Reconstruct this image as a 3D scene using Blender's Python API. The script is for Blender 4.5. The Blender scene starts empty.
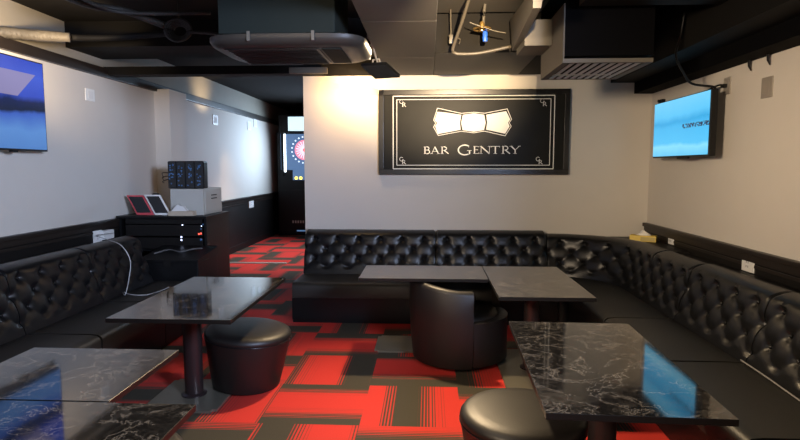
import bpy, bmesh, math, random
from mathutils import Vector, Matrix
random.seed(7)
S=bpy.context.scene; COL=S.collection
PI=math.pi
# ------------------------------------------------------------ camera maths
F=560.0; HC=1.6; PT=math.atan(53/560); YW=math.atan(28/560)
def ray(x,y):
    a=(x-400)/F; b=-(y-220)/F
    f=(-math.sin(YW)*math.cos(PT), math.cos(YW)*math.cos(PT), -math.sin(PT))
    r=(math.cos(YW),math.sin(YW),0)
    u=(-math.sin(YW)*math.sin(PT), math.cos(YW)*math.sin(PT), math.cos(PT))
    return [f[i]+a*r[i]+b*u[i] for i in range(3)]
def atz(x,y,h): d=ray(x,y);t=(h-HC)/d[2];return Vector((d[0]*t,d[1]*t,h))
def atx(x,y,X0): d=ray(x,y);t=X0/d[0];return Vector((X0,d[1]*t,HC+d[2]*t))
def aty(x,y,Y0): d=ray(x,y);t=Y0/d[1];return Vector((d[0]*t,Y0,HC+d[2]*t))
# ------------------------------------------------------------ materials
MATS={}
def nodes(name):
    m=bpy.data.materials.new(name); m.use_nodes=True
    nt=m.node_tree; b=nt.nodes['Principled BSDF']
    return m,nt,b
def mat(name,col,rough=.5,metal=0,spec=.5,bump=None,var=0,emit=None,es=1,coat=0):
    m,nt,b=nodes(name)
    b.inputs['Base Color'].default_value=(*col,1); b.inputs['Roughness'].default_value=rough
    b.inputs['Metallic'].default_value=metal; b.inputs['Specular IOR Level'].default_value=spec
    b.inputs['Coat Weight'].default_value=coat; b.inputs['Coat Roughness'].default_value=.05
    tc=nt.nodes.new('ShaderNodeTexCoord')
    if var:
        n=nt.nodes.new('ShaderNodeTexNoise'); n.inputs['Scale'].default_value=6; n.inputs['Detail'].default_value=4
        nt.links.new(tc.outputs['Object'],n.inputs['Vector'])
        mx=nt.nodes.new('ShaderNodeMix'); mx.data_type='RGBA'
        mx.inputs[6].default_value=(*[c*(1-var) for c in col],1); mx.inputs[7].default_value=(*[min(1,c*(1+var)) for c in col],1)
        nt.links.new(n.outputs['Fac'],mx.inputs[0]); nt.links.new(mx.outputs[2],b.inputs['Base Color'])
    if bump:
        sc,st=bump
        n=nt.nodes.new('ShaderNodeTexNoise'); n.inputs['Scale'].default_value=sc; n.inputs['Detail'].default_value=3
        nt.links.new(tc.outputs['Object'],n.inputs['Vector'])
        bp=nt.nodes.new('ShaderNodeBump'); bp.inputs['Strength'].default_value=st; bp.inputs['Distance'].default_value=.01
        nt.links.new(n.outputs['Fac'],bp.inputs['Height']); nt.links.new(bp.outputs['Normal'],b.inputs['Normal'])
    if emit:
        b.inputs['Emission Color'].default_value=(*emit,1); b.inputs['Emission Strength'].default_value=es
    MATS[name]=m; return m
mat('wall_paint',(.60,.56,.50),.75,bump=(60,.08),var=.02)
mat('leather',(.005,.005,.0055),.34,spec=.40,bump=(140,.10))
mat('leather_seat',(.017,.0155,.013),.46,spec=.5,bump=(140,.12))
mat('leather_stool',(.009,.007,.006),.46,spec=.48,bump=(140,.1))
mat('wood_black',(.007,.006,.0055),.5,var=.2,spec=.3)
mat('rail_wood',(.018,.013,.010),.4,var=.3,spec=.4)
mat('black_paint',(.006,.0055,.005),.7,spec=.15)
mat('ceiling_black',(.009,.008,.007),.8,var=.2,spec=.15)
mat('soffit',(.085,.078,.066),.7,var=.08)
mat('duct_grey',(.095,.085,.068),.6,var=.1)
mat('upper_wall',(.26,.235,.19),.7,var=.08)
mat('slat_grey',(.5,.52,.55),.5)
mat('conduit',(.07,.06,.045),.45)
mat('duct_black',(.003,.003,.0035),.7,spec=.03)
mat('plastic_black',(.005,.005,.0055),.4,spec=.3)
mat('ac_body',(.014,.018,.016),.7,spec=.08,var=.1)
mat('ac_panel',(.03,.026,.022),.45,spec=.3)
mat('metal_base',(.24,.22,.17),.32,metal=.6)
mat('metal_col',(.03,.02,.02),.3,metal=.3)
mat('steel',(.6,.58,.52),.35,metal=.9)
mat('brass',(.7,.45,.15),.35,metal=.9)
mat('blue_plastic',(.02,.10,.55),.4)
mat('white_plastic',(.75,.75,.72),.45)
mat('grey_plate',(.42,.38,.33),.4,metal=.5)
mat('white_paint',(.9,.88,.82),.35)
mat('sign_black',(.016,.016,.014),.38,var=.2,spec=.08)
mat('sign_white',(.9,.88,.82),.5,spec=.05)
mat('frame_black',(.012,.012,.012),.25)
mat('insul_dark',(.035,.032,.028),.6,bump=(40,1.0),var=.4)
mat('insul',(.12,.105,.08),.6,bump=(40,1.0),var=.4)
mat('red_plastic',(.55,.06,.08),.4)
mat('glass_black',(.01,.012,.016),.08)
mat('cabinet_grey',(.46,.46,.42),.5)
mat('yellow_box',(.75,.55,.10),.5,var=.2)
mat('yellow_side',(.45,.35,.10),.5,var=.2)
mat('tissue',(.85,.82,.75),.8)
mat('blue_dim',(.05,.10,.2),.4,emit=(.05,.18,.5),es=.22)
mat('led_white',(.8,.8,.9),.4,emit=(.6,.7,1),es=4)
mat('led_red',(.8,.1,.1),.4,emit=(1,.1,.05),es=2)
mat('led_pink',(.8,.2,.8),.4,emit=(.9,.2,1),es=3)
mat('led_yellow',(.8,.7,.1),.4,emit=(1,.8,.1),es=2.5)
mat('tube_white',(.9,.95,1),.4,emit=(.8,.92,1),es=5)
mat('screen_white',(.8,.9,1),.4,emit=(.6,.85,1),es=1.2)
mat('dart_blue',(.1,.15,.25),.4,emit=(.15,.3,.6),es=.5)
mat('dart_pink',(.7,.2,.3),.4,emit=(.9,.25,.35),es=1.2)
mat('dart_white',(.8,.8,.8),.4,emit=(.7,.85,1),es=1.6)
mat('lamp_glow',(1,.9,.7),.4,emit=(1,.8,.5),es=25)
mat('paper',(.7,.7,.68),.8)
mat('beige_card',(.5,.42,.32),.7)
mat('cord_white',(.7,.7,.7),.5)
mat('cord_mid',(.42,.42,.42),.5)
mat('cord_grey',(.22,.21,.2),.5)
mat('edge_dark',(.008,.007,.006),.35,spec=.3)
mat('cord_dark',(.08,.08,.08),.5)
def math_(nt,op,a,b=None,c=None):
    n=nt.nodes.new('ShaderNodeMath'); n.operation=op
    for i,v in enumerate((a,b,c)):
        if v is None: continue
        if isinstance(v,(int,float)): n.inputs[i].default_value=v
        else: nt.links.new(v,n.inputs[i])
    return n.outputs[0]
def ramp(nt,fac,stops,interp='LINEAR'):
    r=nt.nodes.new('ShaderNodeValToRGB'); r.color_ramp.interpolation=interp
    e=r.color_ramp.elements
    while len(e)<len(stops): e.new(.5)
    for i,(p,c) in enumerate(stops):
        e[i].position=p; e[i].color=(*c,1) if len(c)==3 else c
    nt.links.new(fac,r.inputs[0]); return r.outputs[0]
def mixc(nt,f,a,b):
    m=nt.nodes.new('ShaderNodeMix'); m.data_type='RGBA'
    for i,v in ((0,f),(6,a),(7,b)):
        if isinstance(v,(int,float)): m.inputs[i].default_value=v
        elif isinstance(v,tuple): m.inputs[i].default_value=(*v,1)
        else: nt.links.new(v,m.inputs[i])
    return m.outputs[2]
def carpet():
    m,nt,b=nodes('carpet'); L=nt.links
    tc=nt.nodes.new('ShaderNodeTexCoord'); sp=nt.nodes.new('ShaderNodeSeparateXYZ'); L.new(tc.outputs['Object'],sp.inputs[0])
    T=.64
    X=math_(nt,'DIVIDE',math_(nt,'ADD',sp.outputs[0],.42+T*40),T); Y=math_(nt,'DIVIDE',math_(nt,'ADD',sp.outputs[1],T*40-3.33),T)
    ix=math_(nt,'FLOOR',X); iy=math_(nt,'FLOOR',Y); fx=math_(nt,'FRACT',X); fy=math_(nt,'FRACT',Y)
    par=math_(nt,'MODULO',math_(nt,'ADD',ix,iy),2.0); par=math_(nt,'GREATER_THAN',par,.5)   # odd -> bands along y
    cb=nt.nodes.new('ShaderNodeCombineXYZ'); L.new(ix,cb.inputs[0]); L.new(iy,cb.inputs[1]); cb.inputs[2].default_value=3.7
    wn=nt.nodes.new('ShaderNodeTexWhiteNoise'); wn.noise_dimensions='3D'; L.new(cb.outputs[0],wn.inputs['Vector'])
    u=math_(nt,'ADD',math_(nt,'MULTIPLY',fx,math_(nt,'SUBTRACT',1.0,par)),math_(nt,'MULTIPLY',fy,par))
    ph=wn.outputs['Value']
    for a_,b_,v_ in ((-1,1,.22),(-1,0,.08),(0,0,.62),(0,1,.98),(-2,0,.85),(-1,-1,.88),(0,-1,.45),(-2,-1,.35),(-2,1,.3),(-1,2,.15)):
        mk=math_(nt,'MULTIPLY',math_(nt,'COMPARE',ix,a_+40.0,.1),math_(nt,'COMPARE',iy,b_+40.0,.1))
        ph=math_(nt,'MULTIPLY_ADD',mk,math_(nt,'SUBTRACT',v_,ph),ph)
    w=math_(nt,'FRACT',math_(nt,'ADD',u,ph))
    g=ramp(nt,w,[(0,(0,0,0)),(.17,(0,0,0)),(.20,(.22,.22,.22)),(.34,(.62,.62,.62)),(.50,(.9,.9,.9)),(.56,(1,1,1)),(.74,(1,1,1)),(.80,(.72,.72,.72)),(.94,(.25,.25,.25)),(1,(0,0,0))])
    cb2=nt.nodes.new('ShaderNodeCombineXYZ'); L.new(math_(nt,'FLOOR',math_(nt,'MULTIPLY',u,31)),cb2.inputs[0]); L.new(wn.outputs['Value'],cb2.inputs[1])
    wn2=nt.nodes.new('ShaderNodeTexWhiteNoise'); wn2.noise_dimensions='2D'; L.new(cb2.outputs[0],wn2.inputs['Vector'])
    tri=math_(nt,'ABSOLUTE',math_(nt,'MULTIPLY_ADD',math_(nt,'FRACT',math_(nt,'MULTIPLY',u,31)),2,-1))
    n2=math_(nt,'ADD',math_(nt,'ADD',math_(nt,'MULTIPLY',wn2.outputs['Value'],.30),.12),math_(nt,'MULTIPLY',tri,.5))
    k=math_(nt,'SMOOTH_MIN',1.0,math_(nt,'MAXIMUM',math_(nt,'MULTIPLY_ADD',math_(nt,'SUBTRACT',g,n2),5,.5),0.0),.01)
    nz=nt.nodes.new('ShaderNodeTexNoise'); nz.inputs['Scale'].default_value=260; L.new(tc.outputs['Object'],nz.inputs['Vector'])
    red=mixc(nt,nz.outputs['Fac'],(.42,.020,.015),(.68,.052,.038)); dk=mixc(nt,nz.outputs['Fac'],(.030,.026,.018),(.075,.065,.046))
    L.new(mixc(nt,k,dk,red),b.inputs['Base Color'])
    b.inputs['Roughness'].default_value=.85; b.inputs['Specular IOR Level'].default_value=.15
    bp=nt.nodes.new('ShaderNodeBump'); bp.inputs['Strength'].default_value=.3; bp.inputs['Distance'].default_value=.005
    L.new(nz.outputs['Fac'],bp.inputs['Height']); L.new(bp.outputs['Normal'],b.inputs['Normal'])
    MATS['carpet']=m
carpet()
def marble():
    m,nt,b=nodes('marble'); L=nt.links
    tc=nt.nodes.new('ShaderNodeTexCoord')
    n1=nt.nodes.new('ShaderNodeTexNoise'); n1.inputs['Scale'].default_value=4.6; n1.inputs['Detail'].default_value=7; n1.inputs['Roughness'].default_value=.62; n1.inputs['Distortion'].default_value=.6
    L.new(tc.outputs['Object'],n1.inputs['Vector'])
    r1=math_(nt,'ABSOLUTE',math_(nt,'SUBTRACT',n1.outputs['Fac'],.5))
    v1=ramp(nt,r1,[(0,(.9,.9,.9)),(.007,(.25,.25,.25)),(.022,(0,0,0))])
    n2=nt.nodes.new('ShaderNodeTexNoise'); n2.inputs['Scale'].default_value=13; n2.inputs['Detail'].default_value=8; n2.inputs['Roughness'].default_value=.7; n2.inputs['Distortion'].default_value=1.2
    L.new(tc.outputs['Object'],n2.inputs['Vector'])
    r2=math_(nt,'ABSOLUTE',math_(nt,'SUBTRACT',n2.outputs['Fac'],.52))
    v2=ramp(nt,r2,[(0,(1,1,1)),(.014,(.2,.2,.2)),(.05,(0,0,0))])
    n3=nt.nodes.new('ShaderNodeTexNoise'); n3.inputs['Scale'].default_value=2.0; L.new(tc.outputs['Object'],n3.inputs['Vector'])
    msk=ramp(nt,n3.outputs['Fac'],[(.38,(.15,.15,.15)),(.62,(1,1,1))])
    s=nt.nodes.new('ShaderNodeMix'); s.data_type='RGBA'; s.blend_type='MULTIPLY'; s.inputs[0].default_value=1
    L.new(v2,s.inputs[6]); L.new(msk,s.inputs[7])
    v=math_(nt,'MAXIMUM',v1,s.outputs[2])
    L.new(mixc(nt,v,(.010,.009,.008),(.17,.15,.125)),b.inputs['Base Color'])
    b.inputs['Roughness'].default_value=.07; b.inputs['IOR'].default_value=1.5; b.inputs['Specular IOR Level'].default_value=.65
    b.inputs['Coat Weight'].default_value=.35; b.inputs['Coat Roughness'].default_value=.04
    MATS['marble']=m
marble()
def tvmat(name,kind):
    m,nt,b=nodes(name); L=nt.links
    tc=nt.nodes.new('ShaderNodeTexCoord'); sp=nt.nodes.new('ShaderNodeSeparateXYZ'); L.new(tc.outputs['Object'],sp.inputs[0])
    v=math_(nt,'DIVIDE',sp.outputs[2],.55 if kind=='r' else .80)     # 0 bottom..1 top
    nz=nt.nodes.new('ShaderNodeTexNoise'); nz.inputs['Scale'].default_value=4; nz.inputs['Detail'].default_value=4; L.new(tc.outputs['Object'],nz.inputs['Vector'])
    v2=math_(nt,'ADD',v,math_(nt,'MULTIPLY_ADD',nz.outputs['Fac'],.14,-.07))
    if kind=='r':
        c=ramp(nt,v2,[(0,(.10,.50,.80)),(.18,(.22,.66,.90)),(.24,(.08,.50,.85)),(.52,(.06,.45,.80)),(.60,(.03,.36,.70)),(.72,(.10,.52,.85)),(1,(.16,.58,.88))])
        mk=nt.nodes.new('ShaderNodeTexNoise'); mk.inputs['Scale'].default_value=45; L.new(tc.outputs['Object'],mk.inputs['Vector'])
        yy=sp.outputs[1]
        band=math_(nt,'LESS_THAN',math_(nt,'ABSOLUTE',math_(nt,'SUBTRACT',v,.50)),.035)
        side=math_(nt,'LESS_THAN',yy,.50)
        k=math_(nt,'MULTIPLY',math_(nt,'MULTIPLY',band,side),math_(nt,'GREATER_THAN',mk.outputs['Fac'],.47))
        c=mixc(nt,k,c,(.02,.03,.08)); st=1.0
    else:
        c=ramp(nt,v2,[(0,(.09,.24,.62)),(.22,(.12,.30,.72)),(.40,(.05,.13,.58)),(.44,(.006,.015,.05)),(.53,(.008,.02,.10)),(.60,(.04,.09,.60)),(.8,(.06,.13,.75)),(1,(.03,.08,.62))])
        yy=sp.outputs[1]
        k=math_(nt,'MULTIPLY',math_(nt,'LESS_THAN',yy,math_(nt,'MULTIPLY_ADD',v,.9,.55)),math_(nt,'MULTIPLY',math_(nt,'GREATER_THAN',v,.58),math_(nt,'LESS_THAN',v,.84)))
        c=mixc(nt,math_(nt,'MULTIPLY',k,.7),c,(.42,.36,.50)); st=.75
    b.inputs['Base Color'].default_value=(.01,.01,.01,1); b.inputs['Roughness'].default_value=.25
    L.new(c,b.inputs['Emission Color']); b.inputs['Emission Strength'].default_value=st*1.15
    MATS[name]=m
tvmat('tv_right','r'); tvmat('tv_left','l')
# ------------------------------------------------------------ mesh helpers
def xf(bm,vs,M):
    for v in vs: v.co=M@v.co
def box(bm,a,b,bev=0,seg=2,M=None):
    lo=[min(a[i],b[i]) for i in range(3)]; hi=[max(a[i],b[i]) for i in range(3)]
    vs=[bm.verts.new((x,y,z)) for x in (lo[0],hi[0]) for y in (lo[1],hi[1]) for z in (lo[2],hi[2])]
    fs=[bm.faces.new([vs[i] for i in q]) for q in ((0,1,3,2),(4,6,7,5),(0,4,5,1),(2,3,7,6),(0,2,6,4),(1,5,7,3))]
    if bev:
        es=list({e for f in fs for e in f.edges})
        r=bmesh.ops.bevel(bm,geom=es,offset=bev,segments=seg,affect='EDGES',profile=.6)
        vs=list({v for f in r['faces'] for v in f.verts}|{v for v in vs if v.is_valid})
    if M: xf(bm,vs,M)
    return vs
def lathe(bm,prof,c,n=40,M=None):
    rings=[]; allv=[]
    for r,z in prof:
        if r<1e-5: v=bm.verts.new((c[0],c[1],c[2]+z)); rings.append([v]); allv.append(v)
        else:
            ring=[bm.verts.new((c[0]+r*math.cos(2*PI*i/n),c[1]+r*math.sin(2*PI*i/n),c[2]+z)) for i in range(n)]
            rings.append(ring); allv+=ring
    for A,B in zip(rings,rings[1:]):
        for i in range(n):
            j=(i+1)%n
            if len(A)==1 and len(B)==1: continue
            if len(A)==1: bm.faces.new((A[0],B[j],B[i]))
            elif len(B)==1: bm.faces.new((A[i],A[j],B[0]))
            else: bm.faces.new((A[i],A[j],B[j],B[i]))
    for R,flip in ((rings[0],1),(rings[-1],0)):
        if len(R)>2: bm.faces.new(R[::-1] if flip else R)
    if M: xf(bm,allv,M)
    return allv
def tube(bm,pts,r,n=8,smooth=0):
    pts=[Vector(p) for p in pts]
    if smooth:
        q=[]
        P=[pts[0]]+pts+[pts[-1]]
        for i in range(1,len(P)-2):
            for k in range(smooth):
                t=k/smooth; a,b,c,d=P[i-1],P[i],P[i+1],P[i+2]
                q.append(.5*((2*b)+(c-a)*t+(2*a-5*b+4*c-d)*t*t+(3*b-a-3*c+d)*t**3))
        q.append(pts[-1]); pts=q
    rings=[]; up=Vector((0,0,1))
    for i,p in enumerate(pts):
        d=(pts[min(i+1,len(pts)-1)]-pts[max(i-1,0)]).normalized()
        s=d.cross(up)
        if s.length<.05: s=d.cross(Vector((1,0,0)))
        s.normalize(); t=s.cross(d)
        rr=r[min(i,len(r)-1)] if isinstance(r,list) else r
        rings.append([bm.verts.new(p+rr*(math.cos(2*PI*k/n)*s+math.sin(2*PI*k/n)*t)) for k in range(n)])
    for A,B in zip(rings,rings[1:]):
        for k in range(n): bm.faces.new((A[k],A[(k+1)%n],B[(k+1)%n],B[k]))
    bm.faces.new(rings[0][::-1]); bm.faces.new(rings[-1])
def prism(bm,poly,d,off):
    """poly: list of Vector, off: Vector extrusion"""
    A=[bm.verts.new(p) for p in poly]; B=[bm.verts.new(Vector(p)+off) for p in poly]
    n=len(poly)
    bm.faces.new(A); bm.faces.new(B[::-1])
    for i in range(n): bm.faces.new((A[i],B[i],B[(i+1)%n],A[(i+1)%n]))
LOC={}
def obj(name,bm,m,parent=None,smooth=False,origin=None):
    o_=Vector(origin) if origin is not None else (LOC[parent.name] if parent else Vector((0,0,0)))
    bmesh.ops.recalc_face_normals(bm,faces=bm.faces[:])
    for v in bm.verts: v.co-=o_
    me=bpy.data.meshes.new(name); bm.to_mesh(me); bm.free()
    me.materials.append(MATS[m] if isinstance(m,str) else m)
    if smooth:
        for p in me.polygons: p.use_smooth=True
        if smooth!='all': me.set_sharp_from_angle(angle=math.radians(38 if smooth is True else smooth))
    ob=bpy.data.objects.new(name,me); COL.objects.link(ob)
    if parent:
        ob.parent=parent; ob.location=o_-LOC[parent.name]
    else: ob.location=o_
    LOC[ob.name]=o_.copy()
    return ob
def tag(o,label,cat,group=None):
    o['label']=label; o['category']=cat
    if group: o['group']=group
    return o
def thing(name,label,cat,loc,group=None):
    o=bpy.data.objects.new(name,None); o.empty_display_size=.1; COL.objects.link(o); o.location=loc; LOC[o.name]=Vector(loc)
    return tag(o,label,cat,group)
def struct(name,bm,m,smooth=False,parent=None):
    o=obj(name,bm,m,parent,smooth)
    if not parent: o['kind']='structure'
    return o
NB=bmesh.new
def B(a,b,bev=0,seg=2):
    bm=NB(); box(bm,a,b,bev,seg); return bm
# ------------------------------------------------------------ room
XL=-3.65; XR=2.48; YB=6.45; XC=-1.43; YE=14.6; YN=-2.6; ZC=3.05; ZL=2.63; ZR=2.41
struct('floor',B((XL-.1,YN,-.1),(XR+.1,YE,0)),'carpet')
struct('ceiling',B((XL-.1,YN,ZC),(XR+.1,YE,ZC+.1)),'ceiling_black')
struct('wall_left',B((XL-.12,YN,0),(XL,YE,ZL)),'wall_paint')
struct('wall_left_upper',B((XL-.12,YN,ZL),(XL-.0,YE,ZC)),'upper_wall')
struct('wall_right',B((XR,YN,0),(XR+.12,YB+.12,ZC)),'wall_paint')
struct('wall_back',B((XC,YB,0),(XR+.12,YE,ZL)),'wall_paint')
struct('wall_back_upper',B((XC,YB+.02,ZL),(XR+.12,YE,ZC)),'black_paint')
struct('wall_corridor_end',B((XL-.1,YE,0),(XR,YE+.1,ZC)),'black_paint')
struct('wall_behind',B((XL-.1,YN-.1,0),(XR+.1,YN,ZC)),'wall_paint')
struct('wall_column',B((XL,7.4,0),(-3.44,7.93,ZL)),'wall_paint')
# wainscot and rails
def wains(name,x,sgn,y0,y1,h=.98):
    bm=NB(); box(bm,(x,y0,0),(x+sgn*.02,y1,h))
    p=y0+.05
    box(bm,(x,y0,0),(x+sgn*.035,y1,.12))
    struct('trim_'+name,bm,'wood_black')
    bm=NB(); box(bm,(x,y0,h-.075),(x+sgn*.035,y1,h-.02),.004); box(bm,(x,y0,h-.02),(x+sgn*.055,y1,h+.02),.008)
    box(bm,(x,y0,h-.115),(x+sgn*.028,y1,h-.09),.004)
    struct('trim_'+name+'_rail',bm,'rail_wood')
wains('left',XL,1,YN,7.38,.985); wains('corridor',XL,1,7.95,YE,.985); wains('right',XR,-1,YN,YB-.01,.955)
struct('trim_column',B((XL,7.37,0),(-3.41,7.96,.98)),'wood_black')
struct('trim_left_ceiling',B((XL,YN,ZL-.03),(XL+.05,YE,ZL+.07),.006),'rail_wood')
# right soffit, stepped
struct('trim_right_soffit',B((2.28,YN,ZR),(XR,YB-.005,ZR+.12)),'duct_black')
struct('trim_right_soffit_upper',B((2.02,YN,ZR+.12),(XR,YB-.005,ZC)),'black_paint')
# centre soffit panels
bm=NB()
for y0,y1 in ((2.2,4.08),(4.09,5.42),(5.43,YB-.002)): box(bm,(-.48,y0,ZL),(.055,y1,ZL+.2),.003,1)
struct('ceiling_soffit_centre',bm,'soffit')
bm=NB(); box(bm,(.06,5.22,ZL),(1.0,YB-.002,ZL+.2),.003,1)
struct('ceiling_soffit_back',bm,'soffit')
struct('ceiling_soffit_dark',B((1.0,5.3,ZL),(2.02,YB-.002,ZL+.2)),'black_paint')  # right part of the same soffit, the duct's shadow put in as black
struct('ceiling_recess',B((.06,2.2,2.98),(1.0,5.199,ZC)),'soffit')
struct('trim_recess_front',B((.06,5.2,ZL+.001),(1.0,5.218,ZC-.08)),'ceiling_black')  # dark sheet added over the soffit front, stands in for shade in the recess
# header beam over the corridor mouth
struct('ceiling_header_beam',B((XL,6.25,ZL),(XC+.25,6.42,ZL+.09)),'black_paint')
struct('ceiling_black_bulkhead',B((XL,5.6,2.80),(-.5,6.24,ZC)),'black_paint')
# metal strip across corridor carpet
a=atz(229,263,0); b=atz(286,264,0)
struct('trim_carpet_strip',B((a.x,a.y-.05,0),(b.x,a.y+.05,.012),.004),'steel')
# ledges behind sofas
struct('trim_ledge_right',B((2.2,1.4,0),(XR-.035,YB-.3,.795)),'wood_black')
bm=NB(); prism(bm,[Vector((1.3,YB-.005,0)),Vector((XR-.036,YB-.005,0)),Vector((XR-.036,5.3,0)),Vector((2.2,5.3,0)),Vector((2.12,5.8,0)),Vector((1.8,6.25,0))],0,Vector((0,0,.812)))
struct('trim_ledge_corner',bm,'wood_black')
struct('trim_ledge_left',B((XL+.036,2.2,0),(-3.13,5.7,.79)),'wood_black')
# ------------------------------------------------------------ tufted sofas
def sm(a,b,x):
    t=max(0,min(1,(x-a)/(b-a))); return t*t*(3-2*t)
def tuft(s,z,L):
    """how far the buttoned face puffs out towards the sitter"""
    n=max(2,round(L/.25)); sp=L/n
    d2=9
    for r in range(-1,5):
        zz=.785-.105*r
        if r<0: continue
        k=round(s/sp-.5) if r%2==0 else round(s/sp)
        x=(k+.5)*sp if r%2==0 else k*sp
        d2=min(d2,(s-x)**2+(z-zz)**2)
    d=math.sqrt(d2)
    dim=1-math.exp(-(d/.028)**1.4)
    u=s/sp-.5; v=(z-.785)/.21
    cr=(abs(math.sin(PI*(u+v)))*abs(math.sin(PI*(u-v))))**.5
    up=sm(.79,.83,z); cr=cr*(1-up)+up*.9
    dn=1-sm(.46,.50,z); cr=cr*(1-dn)+dn*.8; dim=dim*(1-dn)+dn
    # a short pleat runs up from every top-row button
    pl=math.exp(-(((s/sp-.5)-round(s/sp-.5))*sp/.008)**2)*sm(.78,.79,z)*(1-sm(.80,.86,z))
    return .032*dim+.013*cr+.004-.008*pl
def module(path,L,label,name='tufted_banquette',splits=None,seatL=None,group=None,depth=.56,lean=1.0,zk=1.0):
    """path(s)->(point,outward normal) for the seat/back joint line"""
    P0,N0=path(L/2)
    root=thing(name,label,'sofa',(P0.x,P0.y,0),group)
    segs=splits or [(0,L)]
    prof_top=[(o*lean,z) for o,z in [(.12,.80),(.127,.83),(.143,.856),(.17,.876),(.20,.885),(.235,.883),(.262,.872),(.277,.85),(.283,.82),(.284,.6),(.284,.10)]]
    for (s0,s1) in segs:
        Ls=s1-s0; ns=int(Ls/.0125); bm=NB(); rows=[]
        zf=[.40+.0125*i for i in range(int((.80-.40)/.0125)+1)]
        for i in range(ns+1):
            s=Ls*i/ns; P,N=path(s0+s)
            e=min(s,Ls-s); edge=1-sm(0,.010,e); pinch=.003*edge*edge
            col=[]
            col.append((.0,.10)); col.append((.0,.38))
            for z in zf:
                o=.0+.12*lean*(z-.40)/.40 - tuft(s,z,Ls) + .035+pinch
                col.append((o,z))
            for (o,z) in prof_top[1:]:
                if z>.83: z-=.02*edge*edge
                tt=.048*(1-sm(.12,.20,o/lean))-.015
                col.append((o+.02-tt+ (pinch if o<.15*lean else 0),z))
            rows.append([bm.verts.new((P.x+N.x*o,P.y+N.y*o,z)) for o,z in col])
        for A,Bv in zip(rows,rows[1:]):
            for k in range(len(A)-1): bm.faces.new((A[k],A[k+1],Bv[k+1],Bv[k]))
        for v_ in bm.verts: v_.co.z*=zk
        for f in (bm.faces.new(rows[0]),bm.faces.new(rows[-1][::-1])):
            for e_ in f.edges: e_.smooth=False
        br=obj('backrest',bm,'leather',root,smooth=66)
        n=max(2,round(Ls/.25)); sp=Ls/n
        for r in range(4):
            z=.785-.105*r
            for k in range(n+(r%2)):
                s=(k+.5)*sp if r%2==0 else k*sp
                if s<.06 or s>Ls-.06: continue
                P,N=path(s0+s); o=.12*lean*(z-.40)/.40+.012
                c=P+N*o; bb=NB()
                lathe(bb,[(0.0,-.006),(.010,-.005),(.0125,0),(.010,.005),(.005,.0075),(0,.0085)],(0,0,0),10)
                M=Matrix.Translation((c.x,c.y,z*zk))@Vector((-N.x,-N.y,0)).to_track_quat('Z','Y').to_matrix().to_4x4()
                xf(bb,bb.verts,M); obj('button',bb,'leather',br,smooth='all')
    # seat cushion + base, both swept along path
    def sweep(prof,name,m,inset=.004):
        bm=NB(); rows=[]; ns=max(2,int(L/.06))
        for i in range(ns+1):
            s=inset+(L-2*inset)*i/ns; P,N=path(s)
            rows.append([bm.verts.new((P.x+N.x*o,P.y+N.y*o,z)) for o,z in prof])
        for A,Bv in zip(rows,rows[1:]):
            for k in range(len(A)): j=(k+1)%len(A); bm.faces.new((A[k],A[j],Bv[j],Bv[k]))
        bm.faces.new(rows[0]); bm.faces.new(rows[-1][::-1])
        return obj(name,bm,m,root,smooth=True)
    d=-depth
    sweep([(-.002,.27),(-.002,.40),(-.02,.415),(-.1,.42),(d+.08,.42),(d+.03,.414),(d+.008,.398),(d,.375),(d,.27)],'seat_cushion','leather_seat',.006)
    sweep([(-.004,.0),(-.004,.265),(d+.012,.265),(d+.012,.04),(d+.04,.04),(d+.04,.0)],'base','leather',.001)
    return root
def straight(P,Q,N):
    P=Vector(P);Q=Vector(Q);N=Vector(N);d=(Q-P).normalized()
    return (lambda s:(P+d*s,N)),(Q-P).length
G='black button-tufted banquette sections'
f,L=straight((-1.39,6.13,0),(.085,6.13,0),(0,1,0))
module(f,L,'black tufted leather banquette under the left half of the lit sign, beside the corridor',group=G)
f,L=straight((.095,6.13,0),(1.31,6.13,0),(0,1,0))
module(f,L,'black tufted leather banquette under the right half of the lit sign',group=G)
RX=1.93; CC=Vector((1.32,5.52,0)); RR=.61
def corner(s):
    A=RR*PI/2
    if s<=A:
        t=s/RR; N=Vector((math.sin(t),math.cos(t),0)); return CC+N*RR,N
    return Vector((RX,5.52-(s-A),0)),Vector((1,0,0))
LA=RR*PI/2; LT=LA+(5.52-4.40)
module(corner,LT,'black tufted leather banquette curving round the far right corner under the wall screen',name='corner_banquette',splits=[(0,LA+.42),(LA+.425,LT)],group=G,depth=.54,zk=.965,lean=.9)
for (y1,y0,lb) in ((4.39,3.41,'black tufted leather banquette on the right wall, touching the curved corner section'),
                   (3.40,2.42,'black tufted leather banquette on the right wall with a cable lying on its seat'),
                   (2.41,1.43,'black tufted leather banquette on the right wall nearest the camera')):
    f,L=straight((RX,y1,0),(RX,y0,0),(1,0,0)); module(f,L,lb,group=G,depth=.54,zk=.97)
for (y1,y0,lb) in ((5.62,4.73,'black tufted leather banquette on the left wall beside the equipment rack'),
                   (4.72,3.76,'black tufted leather banquette on the left wall, middle of the left row'),
                   (3.75,2.79,'black tufted leather banquette at the left edge, nearest the camera under the large screen')):
    f,L=straight((-2.86,y0,0),(-2.86,y1,0),(-1,0,0)); module(f,L,lb,group=G,depth=.56,zk=1.008)
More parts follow.
